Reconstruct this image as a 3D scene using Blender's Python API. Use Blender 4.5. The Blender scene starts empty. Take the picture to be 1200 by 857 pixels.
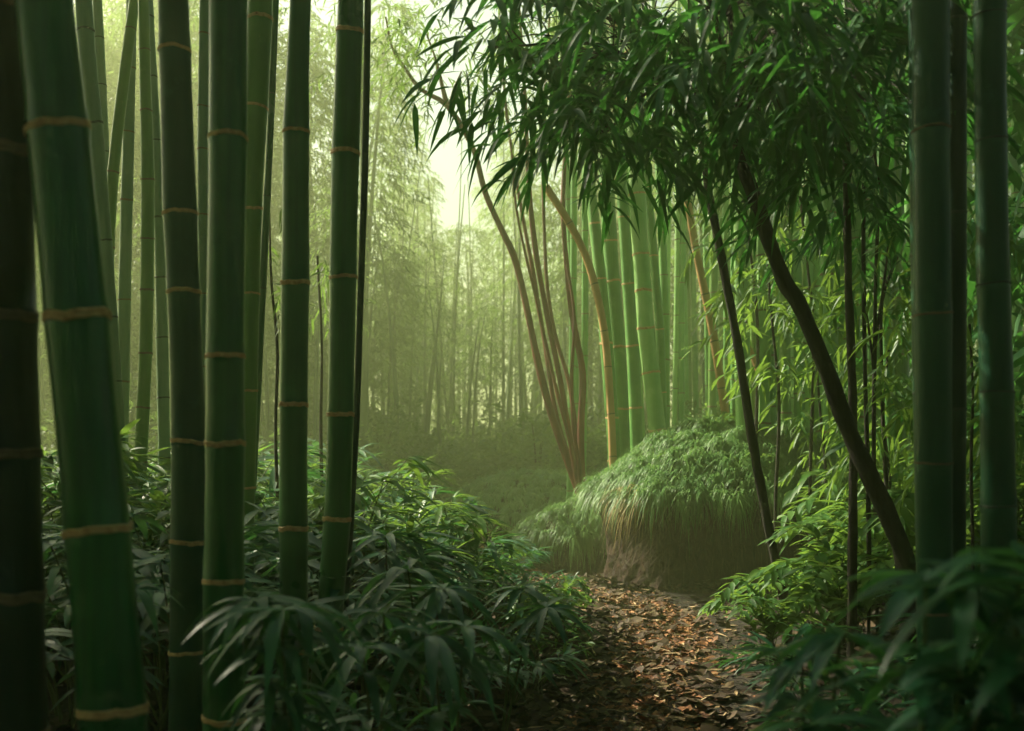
import bpy, math, random
import numpy as np
rng = np.random.default_rng(7); random.seed(7)
C = bpy.context.scene.collection
F = 1287.0; CZ = 1.4; HOR = 520.0          # focal length (px of a 1200 wide frame), eye height, horizon row

def P(px, py, d):                            # where a thing seen at px,py stands, d metres down the path
    return np.array([(px - 600) / F * d, d, CZ + (HOR - py) / F * d])

# ------------------------------------------------------------------ tree of objects
def tag(o, label=None, cat=None, group=None, kind=None):
    if label: o['label'] = label
    if cat: o['category'] = cat
    if group: o['group'] = group
    if kind: o['kind'] = kind
    return o
def empty(name, loc):
    o = bpy.data.objects.new(name, None); C.objects.link(o); o.location = loc
    o.empty_display_size = .1
    return o
def mesh_obj(name, V, Fc, mat, parent=None, smooth=True, vary=None, off=None):
    V = np.asarray(V, dtype=np.float32)
    if off is not None: V = V - np.asarray(off, dtype=np.float32)
    Fc = np.asarray(Fc, dtype=np.int32)
    me = bpy.data.meshes.new(name)
    k = Fc.shape[1]
    me.vertices.add(len(V)); me.vertices.foreach_set('co', V.ravel())
    me.loops.add(Fc.size); me.loops.foreach_set('vertex_index', Fc.ravel())
    me.polygons.add(len(Fc))
    me.polygons.foreach_set('loop_start', np.arange(0, Fc.size, k, dtype=np.int32))
    me.polygons.foreach_set('loop_total', np.full(len(Fc), k, dtype=np.int32))
    me.update(calc_edges=True)
    me.polygons.foreach_set('use_smooth', np.full(len(Fc), smooth, dtype=bool))
    if vary is None: vary = np.full(len(V), .5)
    if True:
        a = me.attributes.new('vary', 'FLOAT', 'POINT'); a.data.foreach_set('value', np.asarray(vary, dtype=np.float32))
    me.materials.append(mat)
    o = bpy.data.objects.new(name, me); C.objects.link(o)
    if parent is not None: o.parent = parent
    elif off is not None: o.location = off
    return o
def copy_tree(o, parent=None):
    c = o.copy(); C.objects.link(c)
    if parent is not None: c.parent = parent
    for ch in [x for x in KIDS.get(o, ())]:
        KIDS.setdefault(c, []).append(copy_tree(ch, c))
    return c
KIDS = {}

# ------------------------------------------------------------------ geometry helpers
def norm(v): return v / np.maximum(np.linalg.norm(v, axis=-1, keepdims=True), 1e-9)
def catmull(pts, n):
    pts = np.asarray(pts, float); m = len(pts)
    if m == 2:
        t = np.linspace(0, 1, n)[:, None]; return pts[0] * (1 - t) + pts[1] * t
    seg = np.linalg.norm(np.diff(pts[:, :3], axis=0), axis=1); s = np.concatenate([[0], np.cumsum(seg)])
    u = np.linspace(0, s[-1], n); out = np.empty((n, pts.shape[1]))
    tan = np.empty_like(pts)
    tan[1:-1] = (pts[2:] - pts[:-2]) / (s[2:] - s[:-2])[:, None]
    tan[0] = (pts[1] - pts[0]) / seg[0]; tan[-1] = (pts[-1] - pts[-2]) / seg[-1]
    i = np.clip(np.searchsorted(s, u, 'right') - 1, 0, m - 2); h = seg[i][:, None]; t = ((u - s[i]) / seg[i])[:, None]
    return (2*t**3-3*t**2+1)*pts[i] + (t**3-2*t**2+t)*h*tan[i] + (-2*t**3+3*t**2)*pts[i+1] + (t**3-t**2)*h*tan[i+1]
def tube(pts, rad, sides=10, wob=0.0, seed=0):
    pts = np.asarray(pts, float); rad = np.asarray(rad, float); n = len(pts)
    T = norm(np.gradient(pts, axis=0)); ref = np.array([0, 1.0, 0])
    if abs(T[n // 2][1]) > .9: ref = np.array([1.0, 0, 0])
    A = norm(np.cross(T, ref)); B = np.cross(T, A)
    th = np.linspace(0, 2*np.pi, sides, endpoint=False)
    r = rad[:, None] * np.ones(sides)
    if wob:
        g = np.random.default_rng(seed); k = np.arange(n)[:, None]
        for q in range(3): r = r * (1 + wob*np.sin(th*(q+2) + g.uniform(0, 6) + k*g.uniform(.3, 1.1)))
    V = pts[:, None] + r[..., None]*(np.cos(th)[None, :, None]*A[:, None] + np.sin(th)[None, :, None]*B[:, None])
    V = V.reshape(-1, 3)
    i = np.arange(n-1)[:, None]*sides; j = np.arange(sides)[None]; j2 = (j+1) % sides
    Q = np.stack([i+j, i+j2, i+sides+j2, i+sides+j], -1).reshape(-1, 4)
    return V, Q
def join(parts):
    Vs, Fs, n = [], [], 0; va = []
    for p in parts:
        Vs.append(p[0]); Fs.append(p[1] + n); n += len(p[0])
        va.append(p[2] if len(p) > 2 else np.full(len(p[0]), .5))
    return np.vstack(Vs), np.vstack(Fs), np.concatenate(va)
def blades(base, dr, L, W, droop, nst=6, fold=.18, roll=0., cols=3, prof=None):
    """leaf blades: n bases, n directions; a folded, tapering, drooping strip each"""
    base = np.asarray(base, float); n = len(base); dr = norm(np.asarray(dr, float))
    L = np.broadcast_to(L, n)[:, None]; W = np.broadcast_to(W, n)[:, None]; dp = np.broadcast_to(droop, n)[:, None]
    Z = np.array([0, 0, 1.0]); side = np.cross(dr, Z)
    bad = np.linalg.norm(side, axis=1) < .05; side[bad] = [1, 0, 0]
    side = norm(side); up = np.cross(side, dr)
    ro = np.broadcast_to(roll, n)[:, None]
    side, up = side*np.cos(ro) + up*np.sin(ro), up*np.cos(ro) - side*np.sin(ro)
    t = np.linspace(0, 1, nst)
    w = prof if prof is not None else np.clip(np.sin(np.pi*t**.72)**.85, 0, 1)*.96 + .04*(1-t)
    V = np.empty((n, nst, cols, 3))
    for k in range(nst):
        c = base + dr*L*t[k]*(1-.25*dp*t[k]) - Z*L*dp*t[k]**2
        if cols == 3:
            V[:, k, 1] = c
            V[:, k, 0] = c - side*W*.5*w[k] + up*W*fold*w[k]
            V[:, k, 2] = c + side*W*.5*w[k] + up*W*fold*w[k]
        else:
            V[:, k, 0] = c - side*W*.5*w[k]; V[:, k, 1] = c + side*W*.5*w[k]
    V = V.reshape(-1, 3); pl = nst*cols
    f = []
    for k in range(nst-1):
        for c in range(cols-1):
            a = k*cols+c; f.append([a, a+1, a+cols+1, a+cols])
    f = np.array(f)
    Q = (np.arange(n)[:, None, None]*pl + f[None]).reshape(-1, 4)
    return V, Q, np.repeat(rng.random(n), pl)
def pick(n, lo, hi): return rng.uniform(lo, hi, n)

# ------------------------------------------------------------------ materials
def nt(name):
    m = bpy.data.materials.new(name); m.use_nodes = True; t = m.node_tree; t.nodes.clear()
    o = t.nodes.new('ShaderNodeOutputMaterial'); return m, t, o
def nd(t, ty, **k):
    n = t.nodes.new(ty)
    for a, b in k.items():
        if a.startswith('_'): setattr(n, a[1:], b)
        else: n.inputs[a.replace('__', ' ')].default_value = b
    return n
def ramp(t, stops, src):
    r = t.nodes.new('ShaderNodeValToRGB'); e = r.color_ramp.elements
    while len(e) < len(stops): e.new(.5)
    for q, (p, c) in zip(e, stops): q.position = p; q.color = (*c, 1)
    t.links.new(src, r.inputs[0]); return r.outputs[0]
def leaf_mat(name, stops, trans=.4, tcol=(.20, .34, .04), rough=.5, spec=.32):
    m, t, o = nt(name); L = t.links.new
    at = nd(t, 'ShaderNodeAttribute', _attribute_name='vary'); oi = nd(t, 'ShaderNodeObjectInfo')
    tc = nd(t, 'ShaderNodeTexCoord'); nz = nd(t, 'ShaderNodeTexNoise', Scale=9., Detail=3.)
    L(tc.outputs['Object'], nz.inputs['Vector'])
    a1 = nd(t, 'ShaderNodeMath', _operation='MULTIPLY_ADD'); L(oi.outputs['Random'], a1.inputs[0]); a1.inputs[1].default_value = .25; L(at.outputs['Fac'], a1.inputs[2])
    a2 = nd(t, 'ShaderNodeMath', _operation='MULTIPLY_ADD'); L(nz.outputs['Fac'], a2.inputs[0]); a2.inputs[1].default_value = .5; L(a1.outputs[0], a2.inputs[2])
    a3 = nd(t, 'ShaderNodeMath', _operation='MULTIPLY'); L(a2.outputs[0], a3.inputs[0]); a3.inputs[1].default_value = .57
    col = ramp(t, stops, a3.outputs[0])
    p = nd(t, 'ShaderNodeBsdfPrincipled', Roughness=rough); p.inputs['Specular IOR Level'].default_value = spec
    L(col, p.inputs['Base Color'])
    hs = nd(t, 'ShaderNodeMix', _data_type='RGBA', _blend_type='MIX'); hs.inputs[0].default_value = .65
    L(col, hs.inputs[6]); hs.inputs[7].default_value = (*tcol, 1)
    tr = nd(t, 'ShaderNodeBsdfTranslucent'); L(hs.outputs[2], tr.inputs['Color'])
    mx = nd(t, 'ShaderNodeMixShader', Fac=trans); L(p.outputs[0], mx.inputs[1]); L(tr.outputs[0], mx.inputs[2])
    L(mx.outputs[0], o.inputs[0]); return m
def culm_mat(name, c1, c2, c3, rough=.33, streak=1.0, spec=.5, powder=.42):
    m, t, o = nt(name); L = t.links.new
    tc = nd(t, 'ShaderNodeTexCoord'); oi = nd(t, 'ShaderNodeObjectInfo')
    mp = nd(t, 'ShaderNodeMapping'); mp.inputs['Scale'].default_value = (60, 60, 1.4); L(tc.outputs['Object'], mp.inputs[0])
    n1 = nd(t, 'ShaderNodeTexNoise', Scale=1., Detail=4., Roughness=.6); L(mp.outputs[0], n1.inputs['Vector'])
    n2 = nd(t, 'ShaderNodeTexNoise', Scale=2.3, Detail=4., Roughness=.62); L(tc.outputs['Object'], n2.inputs['Vector'])
    a = nd(t, 'ShaderNodeMath', _operation='MULTIPLY_ADD'); L(n1.outputs['Fac'], a.inputs[0]); a.inputs[1].default_value = .42*streak; L(n2.outputs['Fac'], a.inputs[2])
    b = nd(t, 'ShaderNodeMath', _operation='MULTIPLY_ADD'); L(oi.outputs['Random'], b.inputs[0]); b.inputs[1].default_value = .15; L(a.outputs[0], b.inputs[2])
    s = nd(t, 'ShaderNodeMath', _operation='MULTIPLY'); L(b.outputs[0], s.inputs[0]); s.inputs[1].default_value = .65
    col = ramp(t, [(.25, c1), (.5, c2), (.75, c3)], s.outputs[0])
    # small dark scuffs
    n3 = nd(t, 'ShaderNodeTexNoise', Scale=38., Detail=5., Roughness=.7); L(tc.outputs['Object'], n3.inputs['Vector'])
    sc = ramp(t, [(.62, (0, 0, 0)), (.72, (1, 1, 1))], n3.outputs['Fac'])
    mx = nd(t, 'ShaderNodeMix', _data_type='RGBA'); mf = nd(t, 'ShaderNodeMath', _operation='MULTIPLY'); L(sc, mf.inputs[0]); mf.inputs[1].default_value = .35
    L(mf.outputs[0], mx.inputs[0]); L(col, mx.inputs[6]); mx.inputs[7].default_value = (c1[0]*.6+.015, c1[1]*.5+.01, c1[2]*.5+.006, 1)
    at = nd(t, 'ShaderNodeAttribute', _attribute_name='vary'); pwm = nd(t, 'ShaderNodeMath', _operation='MULTIPLY'); L(at.outputs['Fac'], pwm.inputs[0]); L(n2.outputs['Fac'], pwm.inputs[1])
    pw2 = nd(t, 'ShaderNodeMath', _operation='MULTIPLY'); L(pwm.outputs[0], pw2.inputs[0]); pw2.inputs[1].default_value = powder
    mz = nd(t, 'ShaderNodeMix', _data_type='RGBA'); L(pw2.outputs[0], mz.inputs[0]); L(mx.outputs[2], mz.inputs[6]); mz.inputs[7].default_value = (c3[0]+.09, c3[1]+.13, c3[2]+.09, 1)
    # blotches of lichen
    n4 = nd(t, 'ShaderNodeTexNoise', Scale=7., Detail=6., Roughness=.75); L(tc.outputs['Object'], n4.inputs['Vector'])
    lc = ramp(t, [(.60, (0, 0, 0)), (.68, (1, 1, 1))], n4.outputs['Fac']); lf = nd(t, 'ShaderNodeMath', _operation='MULTIPLY'); L(lc, lf.inputs[0]); lf.inputs[1].default_value = .32
    mq = nd(t, 'ShaderNodeMix', _data_type='RGBA'); L(lf.outputs[0], mq.inputs[0]); L(mz.outputs[2], mq.inputs[6]); mq.inputs[7].default_value = (c3[0]*1.3+.02, c3[1]*1.15+.02, c3[2]*1.3+.02, 1)
    p = nd(t, 'ShaderNodeBsdfPrincipled', Roughness=rough); p.inputs['Specular IOR Level'].default_value = spec
    L(mq.outputs[2], p.inputs['Base Color'])
    rr = nd(t, 'ShaderNodeMapRange'); L(n2.outputs['Fac'], rr.inputs[0]); rr.inputs[3].default_value = rough-.1; rr.inputs[4].default_value = rough+.2; L(rr.outputs[0], p.inputs['Roughness'])
    bp = nd(t, 'ShaderNodeBump', Strength=.12, Distance=.004); L(n1.outputs['Fac'], bp.inputs['Height']); L(bp.outputs[0], p.inputs['Normal'])
    L(p.outputs[0], o.inputs[0]); return m
def rough_mat(name, stops, scale=8., zs=1., bump=.5, rough=.9, dist=.02, detail=8., spec=.3):
    m, t, o = nt(name); L = t.links.new
    tc = nd(t, 'ShaderNodeTexCoord'); mp = nd(t, 'ShaderNodeMapping'); mp.inputs['Scale'].default_value = (1, 1, zs); L(tc.outputs['Object'], mp.inputs[0])
    n = nd(t, 'ShaderNodeTexNoise', Scale=scale, Detail=detail, Roughness=.65); L(mp.outputs[0], n.inputs['Vector'])
    at = nd(t, 'ShaderNodeAttribute', _attribute_name='vary')
    oi = nd(t, 'ShaderNodeObjectInfo')
    a = nd(t, 'ShaderNodeMath', _operation='MULTIPLY_ADD'); L(at.outputs['Fac'], a.inputs[0]); a.inputs[1].default_value = .45; L(n.outputs['Fac'], a.inputs[2])
    s = nd(t, 'ShaderNodeMath', _operation='SUBTRACT'); L(a.outputs[0], s.inputs[0]); s.inputs[1].default_value = .15
    col = ramp(t, stops, s.outputs[0])
    p = nd(t, 'ShaderNodeBsdfPrincipled', Roughness=rough); p.inputs['Specular IOR Level'].default_value = spec; L(col, p.inputs['Base Color'])
    bp = nd(t, 'ShaderNodeBump', Strength=bump, Distance=dist); L(n.outputs['Fac'], bp.inputs['Height']); L(bp.outputs[0], p.inputs['Normal'])
    L(p.outputs[0], o.inputs[0]); return m

M = {}
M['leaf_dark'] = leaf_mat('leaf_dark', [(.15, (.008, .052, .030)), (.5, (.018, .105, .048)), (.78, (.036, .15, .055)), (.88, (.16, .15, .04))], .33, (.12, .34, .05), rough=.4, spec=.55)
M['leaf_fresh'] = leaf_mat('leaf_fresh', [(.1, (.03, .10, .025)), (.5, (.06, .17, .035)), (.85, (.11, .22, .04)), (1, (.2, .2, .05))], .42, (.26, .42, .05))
M['leaf_crown'] = leaf_mat('leaf_crown', [(.1, (.010, .055, .020)), (.6, (.024, .12, .034)), (1, (.07, .17, .04))], .36, (.09, .32, .035), spec=.25)
M['leaf_far'] = leaf_mat('leaf_far', [(.1, (.025, .07, .02)), (.6, (.05, .12, .03)), (1, (.10, .16, .04))], .45, (.22, .36, .06), rough=.6)
M['grass'] = leaf_mat('grass_blade', [(.1, (.04, .12, .035)), (.5, (.10, .23, .06)), (.9, (.19, .33, .09)), (1, (.3, .3, .09))], .35, (.22, .40, .10), rough=.5)
M['straw'] = leaf_mat('dry_grass', [(.1, (.16, .12, .03)), (.5, (.28, .20, .05)), (1, (.35, .30, .09))], .3, (.4, .3, .08), rough=.6)
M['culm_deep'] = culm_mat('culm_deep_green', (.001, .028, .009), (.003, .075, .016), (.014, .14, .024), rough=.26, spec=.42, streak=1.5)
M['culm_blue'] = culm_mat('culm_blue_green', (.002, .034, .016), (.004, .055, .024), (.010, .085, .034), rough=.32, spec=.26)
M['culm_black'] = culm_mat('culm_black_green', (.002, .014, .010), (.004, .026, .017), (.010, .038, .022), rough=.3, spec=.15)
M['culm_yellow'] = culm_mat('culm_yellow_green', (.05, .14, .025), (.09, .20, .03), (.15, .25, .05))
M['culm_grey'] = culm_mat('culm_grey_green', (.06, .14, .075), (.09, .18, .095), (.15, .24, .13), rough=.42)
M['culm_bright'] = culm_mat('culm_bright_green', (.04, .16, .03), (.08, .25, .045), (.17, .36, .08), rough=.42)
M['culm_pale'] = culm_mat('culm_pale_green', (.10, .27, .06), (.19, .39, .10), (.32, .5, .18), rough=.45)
M['culm_dead'] = culm_mat('culm_dead_tan', (.28, .13, .04), (.42, .22, .08), (.5, .3, .12), rough=.55)
M['culm_far'] = culm_mat('culm_far', (.02, .05, .015), (.04, .08, .025), (.07, .13, .04), rough=.6)
M['ring_tan'] = rough_mat('node_ring_tan', [(.36, (.16, .07, .03)), (.5, (.46, .25, .10)), (.72, (.6, .38, .19))], 55., 1., .6, .65, .004)
M['ring_dull'] = rough_mat('node_ring_dull', [(.3, (.05, .035, .02)), (.6, (.16, .11, .06))], 40., 1., .5, .7, .004)
M['ring_dark'] = rough_mat('node_ring_dark', [(.3, (.01, .018, .012)), (.6, (.03, .045, .03))], 30., 1., .3, .6, .004)
M['bark_red'] = rough_mat('bark_red_brown', [(.4, (.030, .004, .003)), (.62, (.11, .013, .008)), (.9, (.2, .036, .018))], 14., .15, .5, .6, .01)
M['bark_dark'] = rough_mat('bark_dark', [(.4, (.006, .004, .003)), (.7, (.022, .015, .010)), (.95, (.04, .04, .025))], 24., .3, .9, .85, .02)
M['stem'] = rough_mat('plant_stem', [(.3, (.03, .06, .015)), (.7, (.08, .11, .03))], 20., .3, .2, .7, .003)
M['soil'] = rough_mat('forest_soil', [(.35, (.005, .004, .002)), (.65, (.018, .012, .007)), (.9, (.05, .034, .016))], 6., 1., .9, .95, .05)
M['path'] = rough_mat('path_soil', [(.35, (.008, .005, .003)), (.6, (.03, .017, .009)), (.85, (.09, .05, .022))], 14., 1., 1., .92, .03)
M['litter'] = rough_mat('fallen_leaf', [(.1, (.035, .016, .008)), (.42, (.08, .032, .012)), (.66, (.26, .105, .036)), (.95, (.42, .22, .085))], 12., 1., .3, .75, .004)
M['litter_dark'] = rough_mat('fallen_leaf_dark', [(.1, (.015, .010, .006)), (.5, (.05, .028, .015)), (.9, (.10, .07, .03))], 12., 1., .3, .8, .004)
M['straw_leaf'] = rough_mat('dry_bamboo_leaf', [(.2, (.14, .07, .03)), (.55, (.30, .19, .09)), (.9, (.48, .38, .22))], 12., 1., .2, .7, .003)
M['earth'] = rough_mat('cut_earth', [(.35, (.008, .004, .003)), (.6, (.032, .014, .008)), (.9, (.085, .037, .019))], 15., .6, 1., .95, .07)

# ------------------------------------------------------------------ ground
PATHPTS = np.array([[-.3, .35], [3., .42], [4.5, .5], [5.6, .66], [6.6, .86], [7.6, 1.08], [8.6, 1.18], [9.4, 1.02], [10.4, .62], [12., .25], [14., -.05], [17., -.5], [22., -1.5], [30, -3]])
def path_x(y): return np.interp(y, PATHPTS[:, 0], PATHPTS[:, 1])
def path_w(y): return np.interp(y, [0, 5, 8, 10, 14, 30], [.42, .36, .40, .34, .36, .36])
def sm(a, b, x):
    t = np.clip((x-a)/(b-a), 0, 1); return t*t*(3-2*t)
def hgt(x, y):
    x = np.asarray(x, float); y = np.asarray(y, float)
    d = x - path_x(y); w = path_w(y)
    left = sm(w*.8, w+1.5, -d)*.34; right = sm(w*.8, w+1.3, d)*.26
    far = sm(9, 16, y)*.25*sm(.4, 2, np.abs(d))
    n = .05*np.sin(x*1.7+.6*y)*np.cos(y*1.3-.4*x) + .03*np.sin(x*4.1+1)*np.cos(y*3.7) + .012*np.sin(x*11+y*7)*np.cos(y*13-x*5)
    hill = .5*sm(20, 60, np.hypot(x, y))*np.sin(x*.11+1)*np.cos(y*.09)
    return (left+right+far)*sm(-14, -2, y) + n*np.where(np.abs(d) < w, .5, 1.) + hill
def grid(xs, ys, dz=0):
    X, Y = np.meshgrid(xs, ys); Z = hgt(X, Y)+dz
    V = np.stack([X, Y, Z], -1).reshape(-1, 3); nx = len(xs)
    i = np.arange(len(ys)-1)[:, None]*nx; j = np.arange(nx-1)[None]
    return V, np.stack([i+j, i+j+1, i+nx+j+1, i+nx+j], -1).reshape(-1, 4)
xs = np.concatenate([np.linspace(-120, -12, 40)[:-1], np.linspace(-12, 12, 260), np.linspace(12, 120, 40)[1:]])
ys = np.concatenate([np.linspace(-120, -4, 40)[:-1], np.linspace(-4, 24, 300), np.linspace(24, 120, 50)[1:]])
V, Q = grid(xs, ys)
tag(mesh_obj('ground', V, Q, M['soil']), kind='structure')
# the trodden path: a sheet that follows the ground
ny, nx = 420, 40
yy = np.linspace(-1, 20, ny); V = []
for y in yy:
    w = path_w(y)*(1+.10*np.sin(y*2.3)+.07*np.sin(y*5.1+1)+.04*np.sin(y*11))
    x = path_x(y)+np.linspace(-w, w, nx); e = np.abs(np.linspace(-1, 1, nx))
    V.append(np.stack([x, np.full(nx, y), hgt(x, np.full(nx, y))+.014*(1-e**4)-.006+.006*np.sin(x*19+y*23)*np.sin(y*31-x*9)], -1))
V = np.vstack(V); i = np.arange(ny-1)[:, None]*nx; j = np.arange(nx-1)[None]
tag(mesh_obj('path', V, np.stack([i+j, i+j+1, i+nx+j+1, i+nx+j], -1).reshape(-1, 4), M['path']), kind='structure')

def flakes(n, xf, yf, smin, smax, lift=.02, tilt=.28):
    """curled dead leaves and flakes of litter: jagged discs of 7 corners with a bent middle"""
    y = yf(n); x = xf(y); s = rng.uniform(smin, smax, n); k = 8
    z = hgt(x, y)+rng.uniform(.004, lift, n)
    ang = np.linspace(0, 2*np.pi, k, endpoint=False)[None]+rng.uniform(0, 6, (n, 1))
    r = s[:, None]*rng.uniform(.6, 1.1, (n, k)); asp = rng.uniform(.35, .85, (n, 1)); ro = rng.uniform(0, np.pi, (n, 1))
    a = np.cos(ang)*r; b = np.sin(ang)*r*asp
    X = a*np.cos(ro)-b*np.sin(ro); Y = a*np.sin(ro)+b*np.cos(ro)
    tx = rng.normal(0, tilt, (n, 1)); ty = rng.normal(0, tilt, (n, 1))
    Zr = X*tx+Y*ty+rng.uniform(-.05, .30, (n, 1))*r*.6+rng.normal(0, .08, (n, k))*s[:, None]
    V = np.empty((n, k+1, 3)); V[:, :k, 0] = x[:, None]+X; V[:, :k, 1] = y[:, None]+Y; V[:, :k, 2] = z[:, None]+np.maximum(Zr, -.01)
    V[:, k, 0] = x; V[:, k, 1] = y; V[:, k, 2] = z
    f = np.array([[k, 2*q, 2*q+1, (2*q+2) % k] for q in range(k//2)])
    Q = (np.arange(n)[:, None, None]*(k+1)+f[None]).reshape(-1, 4)
    return V.reshape(-1, 3), Q, np.repeat(rng.random(n), k+1)
pv = flakes(13500, lambda y: path_x(y)+rng.normal(0, .36, len(y))*path_w(y)*1.25, lambda n: 2.5+12.5*rng.random(n)**1.2, .010, .050)
n = 700; y_ = 2.5+9*rng.random(n)**1.2; x_ = path_x(y_)+rng.normal(0, .55, n)*path_w(y_)*1.3; a_ = rng.uniform(0, 6.28, n)
nb = blades(np.stack([x_, y_, hgt(x_, y_)+rng.uniform(.018, .04, n)], -1), np.stack([np.cos(a_), np.sin(a_), rng.normal(.04, .09, n)], -1), rng.uniform(.06, .13, n), rng.uniform(.010, .020, n), rng.normal(0, .1, n), 5, .2, rng.normal(0, .3, n))
tag(mesh_obj('dry_leaves', nb[0], nb[1], M['straw_leaf'], vary=nb[2]), 'narrow dry tan bamboo leaves lying on the path litter', 'dry leaves', kind='stuff')
tw = []
for q in range(150):
    y0 = 2.8+7*random.random(); x0 = float(path_x(y0))+random.gauss(0, .5); a0 = random.uniform(0, 6.28); l0 = random.uniform(.06, .28)
    xx = x0+np.cos(a0)*l0*np.array([0, .5, 1])+random.uniform(-.01, .01); y2 = y0+np.sin(a0)*l0*np.array([0, .55, 1]); zz_ = hgt(xx, y2)+.03+np.array([0, random.uniform(0, .02), 0])
    tw.append(tube(catmull(np.stack([xx, y2, zz_], -1), 6), np.linspace(.004, .002, 6), 5))
V, Q, _ = join(tw); tag(mesh_obj('fallen_twigs', V, Q, M['bark_dark']), 'small broken twigs scattered over the path', 'twigs', kind='stuff')
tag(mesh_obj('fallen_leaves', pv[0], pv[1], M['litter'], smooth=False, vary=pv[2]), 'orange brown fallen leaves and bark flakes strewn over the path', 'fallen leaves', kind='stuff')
TH = rng.uniform(.5, 2.9, 1500)
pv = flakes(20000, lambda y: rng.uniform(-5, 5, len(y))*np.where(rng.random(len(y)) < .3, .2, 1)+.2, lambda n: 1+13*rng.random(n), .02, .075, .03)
pf = flakes(1500, lambda y: 2.10+1.3*np.cos(TH)*.99, lambda n: 11.0-1.42*np.sin(TH), .012, .04, .05, .5)
tag(mesh_obj('crumbled_earth', pf[0], pf[1], M['earth'], smooth=False, vary=pf[2]), 'crumbled brown earth fallen along the foot of the cut mound face', 'earth', kind='stuff')
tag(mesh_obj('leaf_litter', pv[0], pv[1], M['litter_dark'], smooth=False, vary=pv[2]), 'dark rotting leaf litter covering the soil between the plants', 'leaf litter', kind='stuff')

# ------------------------------------------------------------------ bamboo
def ring_mesh(c, T, r, thick, seed, sides=24):
    g = np.random.default_rng(seed)
    prof = [(-1., .98), (-.85, 1.03), (-.45, 1.07), (-.1, 1.06), (.05, 1.015), (.2, 1.06), (.6, 1.075), (.9, 1.03), (1., .98)]
    pts = np.array([c+T*thick*p for p, q in prof]); rad = np.array([r*q for p, q in prof])
    V, Q = tube(pts, rad, sides)
    V = V.reshape(len(prof), sides, 3)
    ph = g.uniform(0, 6, 3); th = np.linspace(0, 2*np.pi, sides, endpoint=False)
    off = thick*(.22*np.sin(th*2+ph[0])+.16*np.sin(th*3+ph[1])+.14*np.sin(th*7+ph[2]))+thick*g.normal(0, .07, sides)
    V += (off[None, :, None])*T[None, None]
    V[1:-1] += (V[1:-1]-pts[1:-1, None])*g.normal(0, .012, (1, sides, 1))
    return V.reshape(-1, 3), Q
CULMS = []
def bamboo(pts, d, nodes, mat, ring, label, group, ztop=9., sides=28, space=None, rings=True, d2=None, ringsz=.078, name='bamboo_stalk'):
    """pts: (px, py, width px); d: distance; nodes: rows of the picture where the rings sit"""
    dd = lambda py: d if d2 is None else d+(d2-d)*(py/857.)
    A = np.array([[*P(x, y, dd(y)), w/F*dd(y)/2] for x, y, w in sorted(pts, key=lambda q: -q[1])])
    # carry the culm on down into the soil and up into the canopy
    lo = A[0]; s = (A[1]-A[0])/(A[1][2]-A[0][2]); g = float(hgt(lo[0], lo[1]))-.08
    if lo[2] > g+.02:
        k = np.clip(s, -.12, .12); q = lo+k*(g-lo[2]); q[2] = g; q[3] = lo[3]; A = np.vstack([q[None], A])
    hi = A[-1]; s = (A[-1]-A[-2])/(A[-1][2]-A[-2][2]); s = np.clip(s, -.2, .2)
    if ztop > hi[2]+.3:
        q = hi+s*(ztop-hi[2])*.8; q[2] = ztop; q[3] = hi[3]*.6; A = np.vstack([A, q[None]])
    nodez = sorted(P(0, y, dd(y))[2] for y in nodes); vis = list(nodez)
    if len(nodez) > 1: sp = np.mean(np.diff(nodez))
    else: sp = space or .35
    sp = max(sp, .14); z = nodez[0]-sp*.9
    while z > g+.1: nodez.insert(0, z); z -= sp*.9
    z = nodez[-1]+sp
    while z < ztop-.1: nodez.append(z); z += sp
    D = catmull(A, 400)
    zz = [D[0][2], D[-1][2]]+list(np.linspace(D[0][2], D[-1][2], 46))
    for z in nodez: zz += [z-.06*sp, z-.028*sp, z-.010, z-.003, z+.004, z+.012, z+.035*sp]
    zz = np.unique(np.clip(zz, D[0][2], D[-1][2]))
    o_ = np.argsort(D[:, 2]); D = D[o_]
    S = np.stack([np.interp(zz, D[:, 2], D[:, k]) for k in range(4)], -1)
    nz = np.array(nodez); dn = zz[:, None]-nz[None]; near = np.abs(dn).argmin(1); dz = dn[np.arange(len(zz)), near]
    bul = 1+.035*np.exp(-(dz/.03)**2) - .035*np.exp(-((dz-.004)/.0035)**2) + .01*np.exp(-(dz/(.12*sp))**2)
    base = S[0, :3].copy(); base[2] += .08
    V, Q = tube(S[:, :3], S[:, 3]*bul, sides, .006, int(abs(pts[0][0])*7+d*10))
    pw = np.where(dz < 0, np.exp(-np.abs(dz)/(.11*sp)), np.exp(-dz/.006)*.4)
    pw = np.repeat(pw, sides)
    root = empty(name, base); tag(root, label, 'bamboo', group)
    mesh_obj('culm', V, Q, M[mat], root, off=base, vary=pw)
    if rings:
        for k, z in enumerate(nodez):
            py = HOR-(z-CZ)/dd(400)*F
            if not (-40 < py < 880): continue
            c = np.array([np.interp(z, D[:, 2], D[:, q]) for q in range(4)])
            c2 = np.array([np.interp(z+.1, D[:, 2], D[:, q]) for q in range(4)]); T = norm(c2[:3]-c[:3])
            T = norm(T+rng.normal(0, .035, 3))
            V, Q = ring_mesh(c[:3], T, c[3]*1.02, c[3]*ringsz*2*random.uniform(.85, 1.25), int(z*1000)+k, sides=max(16, sides))
            mesh_obj('node_ring', V, Q, M[ring], root, off=base)
    CULMS.append(root)
    return root
GL = 'bamboo stalks framing the left foreground'
bamboo([(-18, 0, 70), (-2, 180, 74), (2, 370, 76), (12, 857, 80)], 2.35, [6, 180, 370], 'culm_black', 'ring_dull', 'almost black thick bamboo stalk cut by the left edge of the picture', GL, ringsz=.085)
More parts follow.
